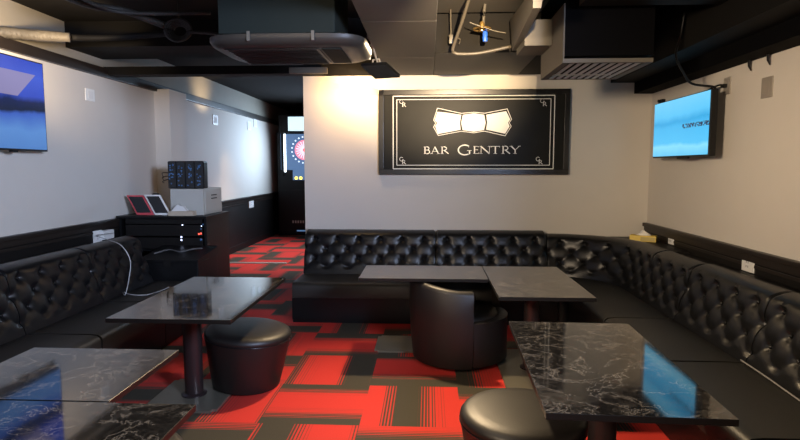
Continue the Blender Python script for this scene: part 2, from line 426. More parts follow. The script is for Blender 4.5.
# ------------------------------------------------------------ tables
def table(x0,x1,y0,y1,label,col=None,plate=(.46,.5),name='marble_table',z=.72,group='black marble-topped tables',rot=0):
    cx,cy=col or ((x0+x1)/2,(y0+y1)/2)
    r=thing(name,label,'table',(cx,cy,0),group)
    tp=obj('tabletop',B((x0,y0,z-.026),(x1,y1,z),.0015,1),'marble',r)
    tp.data.materials.append(MATS['edge_dark'])
    for p in tp.data.polygons:
        if p.normal.z<.9: p.material_index=1
    bm=NB(); box(bm,(cx-.2,cy-.2,z-.04),(cx+.2,cy+.2,z-.0265),.003); lathe(bm,[(.062,.016),(.062,z-.04)],(cx,cy,0),28)
    lathe(bm,[(.085,.017),(.085,.025),(.064,.035),(.064,.04)],(cx,cy,0),28)
    obj('column',bm,'metal_col',r,smooth=True)
    bm=NB(); vs=box(bm,(cx-plate[0]/2,cy-plate[1]/2,0),(cx+plate[0]/2,cy+plate[1]/2,.016))
    es=[e for e in bm.edges if abs(e.verts[0].co.z-e.verts[1].co.z)>.01]
    bmesh.ops.bevel(bm,geom=es,offset=.03,segments=5,affect='EDGES')
    obj('base_plate',bm,'metal_base',r,smooth=True)
    r.rotation_euler=(0,0,math.radians(rot))
    return r
table(-1.88,-1.135,3.11,4.36,'long black marble table beside a round stool, in front of the left banquette',col=(-1.63,3.72),plate=(.5,.54))
table(.445,1.11,1.95,3.16,'large black marble table on the right reflecting the blue wall screen',col=(.80,2.5),rot=-1.9)
table(.485,1.14,3.77,4.96,'black marble table lengthwise in front of the sign banquette, right of the tub chair',col=(.82,4.36),plate=(.5,.9))
table(-.55,.48,4.37,4.96,'black marble table set crosswise behind the tub chair',col=(-.02,4.93),plate=(.88,.44))
table(-1.925,-1.2,1.98,2.58,'small black marble table at lower left, farther of the two touching there',col=(-1.56,2.28),plate=(.4,.4))
table(-2.1,-.86,1.32,1.972,'black marble table in the bottom left corner, nearest the camera',col=(-1.5,1.62),plate=(.4,.4))
# ------------------------------------------------------------ stools
def stool(c,label,r=.31,tilt=0):
    t=thing('round_stool',label,'stool',c,'round black leather stools')
    k=r/.31
    bm=NB(); lathe(bm,[(.235*k,0),(.24*k,.0),(.245*k,.02),(.26*k,.1),(.285*k,.24),(.304*k,.345),(.305*k,.355)],c,56); obj('body',bm,'leather_stool',t,smooth=True)
    bm=NB(); lathe(bm,[(.303*k,.357),(.309*k,.37),(.306*k,.388),(.295*k,.403),(.27*k,.415),(.22*k,.422),(.12*k,.427),(0,.428)],c,56); obj('seat',bm,'leather_stool',t,smooth=True)
    bm=NB(); n=56; tube(bm,[(c[0]+.3065*k*math.cos(2*PI*i/n),c[1]+.3065*k*math.sin(2*PI*i/n),.357) for i in range(n+1)],.0045,6); obj('piping',bm,'leather',t,smooth='all')
    if tilt:
        t.rotation_euler=(0,math.radians(tilt),0); t.location.z=.235*k*math.sin(math.radians(tilt))
stool((-1.335,3.95,0),'round black leather stool beside the long left table',tilt=4)
stool((.47,2.68,0),'round black leather stool half under the large right table')
stool((-1.33,2.16,0),'round black leather stool tucked under the lower left tables, only its rim showing')
# ------------------------------------------------------------ tub chair
def tub(c,ang):
    t=thing('tub_chair','black leather tub chair seen from its back, pushed under the far tables','chair',c)
    R=.412; th=.085
    bm=NB(); rows=[]; n=72; half=math.radians(128)
    for i in range(n+1):
        a=-half+2*half*i/n; f=abs(a)/half; th0=ang+PI+a
        H=.695-.05*sm(.35,1,f)
        taper=1.0
        d=Vector((math.cos(th0),math.sin(th0),0))
        prof=[(R-.03,.03),(R-.012,.2),(R,.42),(R,H-.035),(R-.008,H-.014),(R-.022,H-.002),(R-.045,H),(R-.066,H-.004),(R-.078,H-.016),(R-th,H-.04),(R-th,.30),(R-th,.05)]
        rows.append([bm.verts.new(Vector(c)+d*r*taper+Vector((0,0,z))) for r,z in prof])
    for A,Bv in zip(rows,rows[1:]):
        for k in range(len(A)): j=(k+1)%len(A); bm.faces.new((A[k],A[j],Bv[j],Bv[k]))
    bm.faces.new(rows[0]); bm.faces.new(rows[-1][::-1])
    obj('backrest',bm,'leather_stool',t,smooth=True)
    bm=NB(); lathe(bm,[(R-th-.004,.28),(R-th-.002,.30),(R-th-.002,.40),(R-th-.02,.425),(R-th-.06,.437),(.1,.445),(0,.446)],c,48); obj('seat_cushion',bm,'leather_stool',t,smooth=True)
    bm=NB(); 
    pr=[]; n=40
    half2=PI-half-.01
    pts=[]
    for i in range(n+1):
        a=ang-half2+2*half2*i/n; pts.append(Vector((c[0]+(R-.01)*math.cos(a),c[1]+(R-.01)*math.sin(a),.05)))
    for i in range(n+1):
        a=ang+half2-2*half2*i/n; pts.append(Vector((c[0]+(R-th)*math.cos(a),c[1]+(R-th)*math.sin(a),.05)))
    prism(bm,pts,0,Vector((0,0,.345))); obj('front_panel',bm,'leather_stool',t,smooth=True)
    bm=NB(); lathe(bm,[(.30,0),(.31,.01),(.31,.045),(.28,.05)],c,40); lathe(bm,[(R-th-.004,.05),(R-th-.004,.28)],c,40); obj('base',bm,'plastic_black',t,smooth=True)
tub((.262,4.62,0),math.radians(-25))
# ------------------------------------------------------------ sign
def sign():
    y=YB; x0,x1,z0,z1=-.565,1.575,1.515,2.465
    t=thing('wall_sign','large black framed sign with a white bow tie and serif lettering','sign',((x0+x1)/2,y,z0))
    bm=NB(); fw=.06; yf=y-.055
    box(bm,(x0,yf,z0),(x1,y-.001,z0+fw),.004); box(bm,(x0,yf,z1-fw),(x1,y-.001,z1),.004)
    box(bm,(x0,yf,z0+fw),(x0+fw,y-.001,z1-fw),.004); box(bm,(x1-fw,yf,z0+fw),(x1,y-.001,z1-fw),.004)
    obj('frame',bm,'frame_black',t)
    yp=y-.038
    obj('panel',B((x0+fw,yp,z0+fw),(x1-fw,y-.002,z1-fw)),'sign_black',t)
    yt=yp-.003
    # the drawing frame: sign pixels (800x400 crop of region 370..580 x 80..185) -> world
    def W(px,py):
        X=370+px*210/800; Y=80+py*105/400
        p=aty(X,Y,yt); return Vector((p.x,yt,p.z))
    # force rectangular mapping
    a=W(38,36); b=W(752,356)
    def Q(px,py): return Vector((x0+(px-38)/(757-38)*(x1-x0),yt,z1-(py-34)/(358-34)*(z1-z0)))
    OFF=Vector((0,.003,0))
    def line(bm,p,q,w,w2=None):
        p=Q(*p);q=Q(*q); d=(q-p); n=Vector((-d.z,0,d.x)).normalized()*w/2; n2=n if w2 is None else n*(w2/w)
        prism(bm,[p+n,q+n2,q-n2,p-n],0,OFF)
    bm=NB()
    for (l,tp,r,bt,w) in ((94,58,700,336,.009),(108,71,686,322,.007)):
        line(bm,(l,tp),(r,tp),w); line(bm,(r,tp),(r,bt),w); line(bm,(r,bt),(l,bt),w); line(bm,(l,bt),(l,tp),w)
    obj('border_lines',bm,'sign_white',t)
    # bow tie
    bm=NB()
    def poly(pts): prism(bm,[Q(*p) for p in pts],0,OFF)
    poly([(262,118),(300,122),(352,130),(347,160),(350,186),(300,196),(264,202),(254,172),(262,160),(252,150)])
    poly([(358,130),(400,124),(438,130),(444,160),(438,188),(400,194),(358,188),(352,160)])
    poly([(446,130),(490,122),(520,117),(536,148),(528,160),(534,174),(518,202),(490,196),(446,186),(450,160)])
    for pl in ([(262,104),(248,150),(256,160),(248,176),(266,208),(352,192),(400,198),(440,192),(518,210),(540,174),(532,160),(541,148),(524,108),(440,124),(400,120),(352,124),(262,104)],):
        for p,q in zip(pl,pl[1:]): line(bm,p,q,.006)
    obj('bow_tie',bm,'sign_white',t)
    # lettering: strokes in a unit box, h=1, serif style
    T,N_=.15,.06   # thick / thin
    def arc(cx,cy,rx,ry,a0,a1,n=12): return [(cx+rx*math.cos(math.radians(a0+(a1-a0)*i/n)),cy+ry*math.sin(math.radians(a0+(a1-a0)*i/n))) for i in range(n+1)]
    def ser(x,y,w=.2): return ([(x-w/2,y),(x+w/2,y)],.045)
    GL={
     'B':(.66,[([(.16,0),(.16,1)],T),(arc(.30,.76,.24,.24,90,-90),.11),(arc(.32,.27,.28,.27,90,-90),.12),([(.05,.98),(.3,.98)],.05),([(.05,.02),(.32,.02)],.05),([(.16,.53),(.3,.53)],.05)]),
     'A':(.86,[([(.12,0),(.42,1)],N_),([(.40,1),(.74,0)],T),([(.22,.34),(.60,.34)],.05),ser(.12,.02,.24),ser(.74,.02,.26)]),
     'R':(.80,[([(.16,0),(.16,1)],T),(arc(.30,.74,.26,.26,90,-90),.11),([(.05,.98),(.3,.98)],.05),([(.16,.48),(.32,.48)],.05),([(.34,.48),(.74,0)],.13),ser(.16,.02,.26)]),
     'G':(.95,[(arc(.50,.5,.40,.48,52,300,22),.12),([(.80,.12),(.80,.44)],.13),([(.64,.44),(.92,.44)],.05),([(.72,.06),(.80,.12)],.06),([(.745,.75),(.745,.95)],.045)]),
     'E':(.62,[([(.16,0),(.16,1)],T),([(.05,.975),(.54,.975)],.055),([(.16,.52),(.46,.52)],.05),([(.05,.025),(.58,.025)],.055),([(.53,.98),(.53,.84)],.04),([(.57,.02),(.57,.18)],.04),([(.46,.60),(.46,.44)],.04)]),
     'N':(.95,[([(.15,0),(.15,1)],N_),([(.12,1),(.80,0)],T),([(.80,0),(.80,1)],N_),ser(.15,.02,.24),ser(.80,.98,.24),([(.02,.98),(.16,.98)],.045)]),
     'T':(.76,[([(.38,0),(.38,1)],T),([(.04,.97),(.72,.97)],.06),([(.05,1.0),(.03,.82)],.045),([(.71,1.0),(.73,.82)],.045),ser(.38,.02,.28)]),
     'Y':(.80,[([(.10,1),(.41,.48)],T),([(.72,1),(.41,.48)],N_),([(.41,.5),(.41,0)],T),ser(.10,.98,.24),ser(.72,.98,.2),ser(.41,.02,.26)]),
    }
    def glyph(bm,ch,px,py,hpx,wpx=None):
        """px: left, py: baseline in sign pixels"""
        w,st=GL[ch]; k=hpx; kx=(wpx/w) if wpx else hpx
        for pts,tw in st:
            for (ax,ay),(bx,by) in zip(pts,pts[1:]):
                line(bm,(px+ax*kx,py-ay*k),(px+bx*kx,py-by*k),tw*hpx*.00297)
    for word in ([('B',209,278,27,27),('A',236,278,27,36),('R',274,278,27,34)],[('G',336,283,39,58),('E',397,278,29,25),('N',421,278,29,46),('T',464,278,29,36),('R',504,278,29,36),('Y',536,278,29,40)]):
        for ch,px,py,h,w in word:
            bm=NB(); glyph(bm,ch,px,py,h,w); obj('letter',bm,'sign_white',t)
    for (px,py) in ((117,93),(645,93),(117,313),(634,313)):
        bm=NB(); glyph(bm,'G',px,py-7,15,17); glyph(bm,'R',px+10,py+5,15,17); obj('monogram',bm,'sign_white',t)
sign()
# ------------------------------------------------------------ screens
def tv_left():
    x=-3.50; y1=atx(45,63,x).y-.03; z0,z1=1.74,2.535; y0=y1-1.42
    t=thing('television','large wall screen on the left wall showing a blue sky scene','television',(x,y0,z0))
    bm=NB(); box(bm,(x-.05,y0,z0),(x,y1,z1),.006); box(bm,(x-.09,y0+.15,z0+.08),(x-.049,y1-.15,z1-.2),.01); obj('housing',bm,'plastic_black',t)
    o=obj('screen',B((x+.0005,y0+.014,z0+.016),(x+.003,y1-.014,z1-.012)),'tv_left',t,origin=(x,y0,z0))
    bm=NB(); box(bm,(XL+.001,y0+.45,2.0),(x-.091,y0+.95,2.3)); obj('wall_mount',bm,'plastic_black',t)
    obj('sensor',B((x-.03,y1-.45,z0-.016),(x-.005,y1-.37,z0-.0005),.003),'plastic_black',t)
tv_left()
def tv_right():
    x=2.30; y1=atx(655,105,x).y; y0=atx(712,91,x).y; z0,z1=1.69,2.235
    t=thing('television','wall screen on the right wall showing a pale blue sea','television',(x,y0,z0))
    bm=NB(); box(bm,(x,y0,z0),(x+.055,y1,z1),.005); box(bm,(x+.054,y0+.1,z0+.05),(x+.09,y1-.1,z1-.1),.01); obj('housing',bm,'plastic_black',t)
    obj('screen',B((x-.003,y0+.018,z0+.014),(x-.0005,y1-.008,z1-.008)),'tv_right',t,origin=(x,y0,z0))
    obj('wall_mount',B((x+.091,y0+.35,z0+.15),(XR-.001,y0+.8,z1-.15)),'plastic_black',t)
    obj('sensor',B((x+.01,y0+.40,z0-.014),(x+.03,y0+.62,z0-.0005),.003),'plastic_black',t)
    bm=NB(); yc=y1-.12
    tube(bm,[(x+.075,y0+.17,z1-.01),(x+.085,y0+.14,z1+.03),(2.22,y0+.18,2.30),(2.12,y0+.12,2.38),(2.0,y0+.0,2.50),(1.985,y0-.1,2.62),(1.99,y0-.15,2.8)],.010,8,6)
    tag(obj('screen_cable',bm,'plastic_black',smooth='all'),'black cable rising from the top of the right wall screen to the ceiling','cable')
    bm=NB(); box(bm,(x+.0,yc-.04,z1+.001),(x+.04,yc+.05,z1+.035),.006); lathe(bm,[(.012,0),(.014,.003),(.014,.02),(0,.022)],(0,0,0),14,Matrix.Translation((x,yc,z1+.018))@Matrix.Rotation(-PI/2,4,'Y'))
    tag(obj('webcam',bm,'plastic_black',smooth=True),'small black camera on top of the right wall screen','camera')
tv_right()
# ------------------------------------------------------------ wall plates
def plate(x,sgn,pc,w,h,label,mt='white_plastic',name='wall_socket',sockets=1,cat='socket',group=None):
    t=thing(name,label,cat,(x,pc[0],pc[1]),group)
    y,z=pc
    obj('cover_plate',B((x,y-w/2,z-h/2),(x+sgn*.010,y+w/2,z+h/2),.003),mt,t)
    xx=x+sgn*.0102
    bm=NB(); box(bm,(xx,y-w*.28,z-h*.3),(xx+sgn*.003,y+w*.28,z+h*.3),.002); obj('insert',bm,'grey_plate' if mt!='white_plastic' else 'paper',t)
    if name=='wall_socket':
        bm=NB()
        for dz in (-h*.14,h*.14):
            for dy in (-.012,.012): box(bm,(xx+sgn*.0031,y+dy-.003,z+dz-.008),(xx+sgn*.0036,y+dy+.003,z+dz+.008))
        obj('slots',bm,'plastic_black',t)
xr=XR-.0355
plate(XR-.021,-1,(5.74,.872),.12,.10,'small white socket on the right dado near the yellow tissue box')
plate(XR-.021,-1,(4.37,.858),.16,.115,'larger white socket on the right dado above the banquette')
plate(XR,-1,(4.30,2.18),.135,.15,'grey metal plate high on the right wall, right of the screen','grey_plate','wall_plate',cat='wall plate')
plate(XR,-1,(4.86,2.27),.10,.14,'grey plate partly behind the right screen with a plug in it','grey_plate','wall_plate',cat='wall plate')
p=atx(89.5,95,XL); plate(XL,1,(p.y,p.z),.16,.13,'blank white plate high on the left wall beside the large screen','white_plastic','wall_plate',cat='wall plate')
p=atx(215,120,XL); plate(XL,1,(p.y,p.z),.22,.17,'white plate on the corridor wall, nearest of the three up high','white_plastic','wall_plate',cat='wall plate')
p=atx(249,126,XL); plate(XL,1,(p.y,p.z),.24,.18,'white plate on the corridor wall, lower of the farther pair','white_plastic','wall_plate',cat='wall plate')
p=atx(255,123,XL); plate(XL,1,(p.y,p.z),.22,.18,'white plate on the corridor wall, farthest of the three up high','white_plastic','wall_plate',cat='wall plate')
p=atx(251,203.5,XL+.02); plate(XL+.021,1,(p.y,p.z),.3,.17,'white socket on the dark dado of the corridor')
# left socket with plug and cable
p=atx(96,237,XL+.02)
plate(XL+.021,1,(p.y+.02,p.z),.16,.14,'white socket above the left banquette beside a plugged-in charger')
q=atx(105,234,XL+.04)
tag(obj('charger_plug',B((XL+.0215,q.y-.10,q.z-.055),(XL+.09,q.y+.10,q.z+.045),.008),'white_plastic'),'white charger plugged in above the left banquette','charger')
c0=Vector((XL+.09,q.y+.08,q.z))
pts=[c0,Vector((XL+.16,q.y+.16,q.z-.01)),atz(121,246,.885)+Vector((0,0,.0)),Vector((-2.98,5.02,.89)),atz(130,262,.8)+Vector((.03,0,0)),atz(131,272,.60)+Vector((.05,0,.0)),atz(122,289,.428),atz(130,294,.426),atz(150,294,.426),atz(165,289,.5),atz(170,287,.60)]
pts=[Vector((-3.56,q.y+.08,q.z)),Vector((-3.40,5.55,.90)),Vector((-3.10,5.25,.895)),Vector((-2.90,5.12,.86)),Vector((-2.82,5.12,.72)),Vector((-2.80,5.05,.56)),Vector((-2.76,4.9,.44)),atz(122,290,.428),atz(128,294,.426),atz(145,295,.426),atz(160,291,.426),atz(169,287,.43)]
bm=NB(); tube(bm,pts,.0045,8,8)
tag(obj('charging_cable',bm,'cord_mid',smooth='all'),'white charging cable trailing from the charger over the left banquette','cable')
bm=NB(); tube(bm,[(2.0-.09,3.42,.428),(1.91,3.3,.426),(1.90,3.1,.426),(1.885,2.9,.426),(1.87,2.7,.427)],.0045,8,6)
tag(obj('thin_cable',bm,'cord_grey',smooth='all'),'thin pale cable lying on the right banquette seat against its back','cable')
bm=NB(); tube(bm,[(XR-.012,4.86,2.27),(XR-.06,4.88,2.28),(XR-.10,4.98,2.25),(XR-.10,5.08,2.2)],.008,8,6); box(bm,(XR-.05,4.84,2.255),(XR-.0135,4.88,2.285),.004)
tag(obj('power_cable',bm,'plastic_black',smooth=True),'short black power lead from the grey plate to the right wall screen','cable')
# hooks
for (px,py,lb) in ((749,66,'small black hook under the right soffit, nearer the screen'),(768,60,'small black hook under the right soffit, farther from the screen')):
    p=atx(px,py,XR-.03); bm=NB()
    tube(bm,[(XR-.03,p.y,ZR),(XR-.03,p.y,ZR-.04),(XR-.015,p.y,ZR-.075)],[.012,.009,.004],8); tag(obj('hook',bm,'plastic_black',smooth=True),lb,'hook','hooks under the right soffit')
# tissue box in the corner
def tissue():
    z=.813; c=Vector((2.30,6.06,z))
    t=thing('tissue_box','yellow tissue box with white tissue showing, on the ledge in the right corner','tissue box',c)
    M=Matrix.Translation(c)@Matrix.Rotation(math.radians(-28),4,'Z')
    bm=NB(); box(bm,(-.13,-.06,0),(.13,.06,.062),.003,1,M); obj('carton',bm,'yellow_box',t)
    bm=NB(); box(bm,(-.02,-.062,.006),(.12,-.0605,.05),0,1,M); obj('printed_panel',bm,'yellow_side',t)
    bm=NB(); n=14; rows=[]
    for j in range(6):
        f=j/5; r=.055*(1-f)+.004
        rows.append([bm.verts.new(M@Vector((r*1.2*math.cos(2*PI*i/n)*(1+.25*math.sin(3*i+j)),r*.6*math.sin(2*PI*i/n)*(1+.3*math.cos(2*i)),.0625+.055*f*(1-.2*math.sin(i*1.7))))) for i in range(n)])
    for A,Bv in zip(rows,rows[1:]):
        for i in range(n): bm.faces.new((A[i],A[(i+1)%n],Bv[(i+1)%n],Bv[i]))
    bm.faces.new(rows[-1]); bm.faces.new(rows[0][::-1]); obj('tissue',bm,'tissue',t,smooth='all')
tissue()
# ------------------------------------------------------------ rack and what stands on it
def rack():
    x0,x1,y0,y1,z1=-3.60,-2.56,6.3,7.05,1.035
    t=thing('equipment_rack','black equipment rack in the left corner with small coloured status lights','cabinet',((x0+x1)/2,(y0+y1)/2,0))
    bm=NB(); box(bm,(x0,y0+.03,0),(x0+.03,y1,z1-.03)); box(bm,(x1-.03,y0+.03,0),(x1,y1,z1-.03)); box(bm,(x0+.03,y1-.02,0),(x1-.03,y1,z1-.03)); box(bm,(x0,y0+.03,0),(x1,y1-.02,.06))
    obj('carcass',bm,'plastic_black',t)
    obj('top',B((x0-.01,y0-.01,z1-.03),(x1+.01,y1+.01,z1),.004),'plastic_black',t)
    for i,z in enumerate((.34,.62)): obj('shelf',B((x0+.03,y0+.03,z),(x1-.03,y1-.02,z+.02)),'plastic_black',t)
    xm=x1-.42
    for i,(za,zb) in enumerate(((.65,.78),(.80,.93),(.94,1.0))):
        u=obj('amplifier',B((x0+.08,y0+.02,za),(x1-.05,y1-.1,zb),.005),'wood_black',t)
    def led(px,py,r,m,nm='indicator_light'):
        p=aty(px,py,y0+.018); bm=NB(); lathe(bm,[(r,0),(r,.004),(r*.6,.007),(0,.008)],(0,0,0),12,Matrix.Translation(p)@Matrix.Rotation(PI/2,4,'X')); obj(nm,bm,m,t,smooth=True)
    led(182.5,225,.007,'led_white'); led(181.5,237,.009,'led_white'); led(181.5,240,.009,'led_white'); led(190.5,251,.015,'led_pink')
    led(201,233.5,.010,'led_red'); led(199,234,.010,'led_red'); led(201.5,226,.005,'led_white'); led(201,229,.008,'blue_dim'); led(201,239.5,.012,'blue_dim')
    led(203,224.5,.008,'blue_dim')
    return x0,x1,y0,y1,z1
rx0,rx1,ry0,ry1,rz=rack()
# side unit (right part of rack seen from the corridor side)
# lower case with lid in front of the rack
t=thing('equipment_case','low black case with a sloping lid on the floor in front of the equipment rack','case',(-2.72,5.98,0))
obj('body',B((-3.05,5.72,0),(-2.42,6.27,.60),.01),'plastic_black',t)
bm=NB(); prism(bm,[Vector((-3.06,5.70,.60)),Vector((-3.06,6.28,.60)),Vector((-3.06,6.28,.70)),Vector((-3.06,5.70,.625))],0,Vector((.65,0,0))); obj('lid',bm,'plastic_black',t)
obj('latch',B((-2.78,5.695,.55),(-2.70,5.699,.63)),'wood_black',t)
bm=NB(); tube(bm,[(-2.98,5.9,.66),(-2.86,6.0,.69),(-2.7,5.92,.68),(-2.6,6.02,.695),(-2.5,6.05,.70)],.009,8,6)
tag(obj('coiled_lead',bm,'cord_dark',smooth='all'),'thin grey lead lying on the low black case by the rack','cable')
# white cabinet on rack
def cab():
    p=aty(170,188,6.45); q=aty(204,216,6.45)
    x0,x1,y0,y1=p.x,q.x,6.45,7.03; z0,z1=rz+.001,aty(204,189,6.45).z
    t=thing('drawer_cabinet','small pale grey cabinet on top of the equipment rack','cabinet',((x0+x1)/2,(y0+y1)/2,z0))
    obj('body',B((x0,y0,z0),(x1,y1,z1),.004),'cabinet_grey',t)
    d=obj('door',B((x1+.001,y0+.03,z0+.02),(x1+.012,y1-.03,z1-.02),.003),'cabinet_grey',t)
    for dz in (.075,.115):
        obj('handle',B((x1+.0125,(y0+y1)/2-.08,z1-dz-.012),(x1+.02,(y0+y1)/2+.08,z1-dz),.002),'plastic_black',d)
    # crate of dark boxes with blue light on top
    a=aty(168,188,6.5); zt=aty(168,161,6.5).z
    t=thing('mixer_unit','black device with dim blue panels stacked on the pale cabinet','device',((a.x+x1)/2,6.7,z1))
    xa,xb=a.x,x1-.01; 
    obj('housing',B((xa,6.5,z1+.001),(xb,6.64,zt),.02),'plastic_black',t)
    n=4; w=(xb-xa)/n
    for i in range(n):
        bm=NB(); random.seed(i)
        for k in range(16):
            u=xa+w*i+.015+random.random()*(w-.055); v=z1+.03+random.random()*(zt-z1-.08); box(bm,(u,6.493,v),(u+.005+random.random()*.014,6.4995,v+.005+random.random()*.016))
        obj('light_panel',bm,'blue_dim',t)
        obj('front_panel',B((xa+w*i+.008,6.4965,z1+.012),(xa+w*(i+1)-.008,6.4995,zt-.012)),'glass_black',t)
    bm=NB()
    for k in range(3): tube(bm,[(xa,6.6,z1+.12+.03*k),(xa-.08,6.62,z1+.10+.045*k),(xa-.16,6.7,z1+.08+.05*k),(xa-.24,6.9,z1+.06+.03*k)],.006,6,5)
    tag(obj('cable_bundle',bm,'plastic_black',smooth='all'),'black cables looping from the blue-lit device towards the wall column','cable')
cab()
def tablet(px0,px1,pyt,pyb,y,m,label,lean):
    a=aty(px0,pyb,y); b=aty(px1,pyb,y); h=aty(px0,pyt,y).z-rz
    w=(b.x-a.x); 
    t=thing('tablet_stand',label,'tablet',((a.x+b.x)/2,y,rz),'tablets on the equipment rack')
    hh=h/math.cos(lean)
    M=Matrix.Translation((a.x,y-.05,rz+.008))@Matrix(((1,0,-.72,0),(0,1,0,0),(0,0,1,0),(0,0,0,1)))@Matrix.Rotation(-lean,4,'X')
    bm=NB(); box(bm,(0,0,0),(w,.016,hh),.003,1,M); obj('case',bm,m,t)
    bm=NB(); box(bm,(.02,-.0015,.025),(w-.02,-.0003,hh-.02),0,1,M); obj('screen',bm,'glass_black',t)
    bm=NB(); box(bm,(w*.4,.016,0),(w*.6,.02,hh*.8),0,1,M@Matrix.Translation((0,.0,0))); obj('stand',bm,'plastic_black',t)
tablet(139,156,196,216,6.42,'red_plastic','tablet in a red case leaning on the rack, farther left of the two',.35)
tablet(157,173,195.5,214.5,6.40,'white_plastic','tablet in a white case leaning on the rack, beside the red one',.35)
for px,lb in ((158,'round black knob-like speaker behind the tablets, left one'),(169,'round black knob-like speaker behind the tablets, right one')):
    p=aty(px,193,6.62); h=p.z-rz; bm=NB(); lathe(bm,[(.045,0),(.04,.01),(.02,.02),(.018,h-.07),(.04,h-.055),(.047,h-.03),(.045,h-.01),(.03,h),(0,h+.003)],(p.x,6.4+.17 if px<160 else 6.415+.0,rz) if False else (p.x,6.56 if px<160 else 6.40,rz),20)
    if px>=160:
        bm.free(); continue
    tag(obj('desk_speaker',bm,'plastic_black',smooth=True),'small round black speaker standing behind the tablets','speaker')
p=aty(182,214,6.36); 
tag(obj('card_box',B((p.x-.15,6.32,rz+.001),(p.x+.15,6.42,rz+.055),.004),'beige_card'),'flat beige box on the front edge of the rack beside the tablets','box')
bm=NB(); prism(bm,[Vector((p.x-.12,6.345,rz+.056)),Vector((p.x+.06,6.35,rz+.056)),Vector((p.x+.02,6.35,rz+.11)),Vector((p.x-.05,6.35,rz+.13))],0,Vector((0,.06,0)))
tag(obj('paper_napkins',bm,'paper'),'crumpled white paper on the beige box','paper')
# ------------------------------------------------------------ dart machine
def dart():
    y=12.9; x0=-3.50; x1=-2.62
    def zz(py): return aty(293,py,y).z
    def xx(px): return aty(px,170,y).x
    t=thing('dart_machine','tall electronic dart machine glowing at the end of the corridor','arcade machine',((x0+x1)/2,y+.3,0))
    bm=NB(); box(bm,(x0,y+.02,0),(x1,y+.6,zz(132)),.02); obj('body',bm,'plastic_black',t)
    obj('lower_door',B((x0+.05,y,.12),(x1-.05,y+.019,zz(190)),.006),'plastic_black',t)
    obj('dart_field',B((x0+.09,y+.005,zz(170)),(x1-.06,y+.019,zz(134))),'dart_blue',t)
    c=Vector((xx(305),y+.004,zz(150)))
    R=Matrix.Translation(c)@Matrix.Rotation(PI/2,4,'X')
    bm=NB(); lathe(bm,[(.23,0),(.23,.012),(0,.012)],(0,0,0),40,R); obj('dart_board',bm,'dart_pink',t)
    bm=NB()
    for i in range(20):
        a=2*PI*i/20+.15; M=R@Matrix.Rotation(a,4,'Z'); box(bm,(.05,-.006,.0125),(.2,.006,.016),0,1,M)
        lathe(bm,[(.018,0),(.018,.006),(0,.006)],(.30,0,.0),8,M)
    obj('board_segments',bm,'dart_white',t)
    bm=NB(); lathe(bm,[(.03,.0165),(.03,.02),(0,.02)],(0,0,0),16,R); obj('bullseye',bm,'led_red',t)
    obj('light_strip',B((xx(284.3),y-.01,zz(172)),(xx(286.2),y+.015,zz(134)),.006),'tube_white',t)
    obj('side_rail',B((xx(281.5),y-.02,zz(176)),(xx(284),y+.1,zz(130)),.01),'plastic_black',t)
    s=obj('display_housing',B((x0+.06,y-.05,zz(133)),(x1-.03,y+.3,zz(115)),.01),'plastic_black',t)
    obj('display',B((xx(289.5),y-.054,zz(131)),(x1-.08,y-.051,zz(117))),'screen_white',s)
    obj('button_panel',B((xx(293),y-.03,zz(180)),(x1-.08,y+.0,zz(168)),.005),'dart_blue',t)
    for px in (296.5,301): 
        bm=NB(); lathe(bm,[(.035,0),(.035,.01),(0,.014)],(0,0,0),14,Matrix.Translation((xx(px),y-.03,zz(178)))@Matrix.Rotation(PI/2,4,'X')); obj('push_button',bm,'led_yellow',t)
    bm=NB()
    for k in range(5): box(bm,(xx(291.5)+.06*k,y-.004,zz(223)),(xx(291.5)+.06*k+.035,y-.0005,zz(220.5)))
    obj('maker_plate',bm,'grey_plate',t)
    obj('foot_light',B((xx(296),y-.02,.10),(x1,y+.0,.13),.004),'dart_blue',t)
dart()
# ------------------------------------------------------------ ceiling services
def cassette():
    x0,x1,y0,y1,z=-1.56,-.44,3.84,4.66,2.43
    t=thing('air_conditioner','ceiling air conditioner with a rounded dark panel, left of the centre soffit','air conditioner',((x0+x1)/2,(y0+y1)/2,z))
    bm=NB(); cx,cy=(x0+x1)/2,(y0+y1)/2; rows=[]
    for (k,zz) in ((1.0,.07),(1.0,.045),(.97,.02),(.90,.005),(.82,0)):
        row=[]
        for i in range(64):
            a=2*PI*i/64; c_,s_=math.cos(a),math.sin(a); e=.42
            row.append(bm.verts.new((cx+(x1-x0)/2*k*math.copysign(abs(c_)**e,c_),cy+(y1-y0)/2*k*math.copysign(abs(s_)**e,s_),z+zz)))
        rows.append(row)
    for A,Bv in zip(rows,rows[1:]):
        for i in range(64): bm.faces.new((A[i],A[(i+1)%64],Bv[(i+1)%64],Bv[i]))
    bm.faces.new(rows[0]); bm.faces.new(rows[-1][::-1])
    obj('panel',bm,'ac_panel',t,smooth=True)
    g=obj('intake_grille',B((x0+.12,y0+.14,z-.008),(x1-.33,y1-.12,z-.0005),.003),'plastic_black',t)
    bm=NB()
    for k in range(11): yk=y0+.17+k*.05; box(bm,(x0+.14,yk,z-.012),(x1-.35,yk+.008,z-.0085))
    obj('grille_bars',bm,'black_paint',g)
    obj('vane',B((x1-.31,y0+.14,z-.008),(x1-.17,y1-.14,z-.0005),.003),'ac_body',t)
    obj('body',B((-1.45,3.90,z+.085),(-.64,4.55,ZC-.02),.006),'ac_body',t)
    obj('bracket',B((x0+.33,y0-.012,z+.02),(x0+.35,y0-.001,z+.084)),'duct_grey',t)
    obj('bracket',B((x1-.35,y0-.012,z+.02),(x1-.33,y0-.001,z+.084)),'duct_grey',t)
cassette()
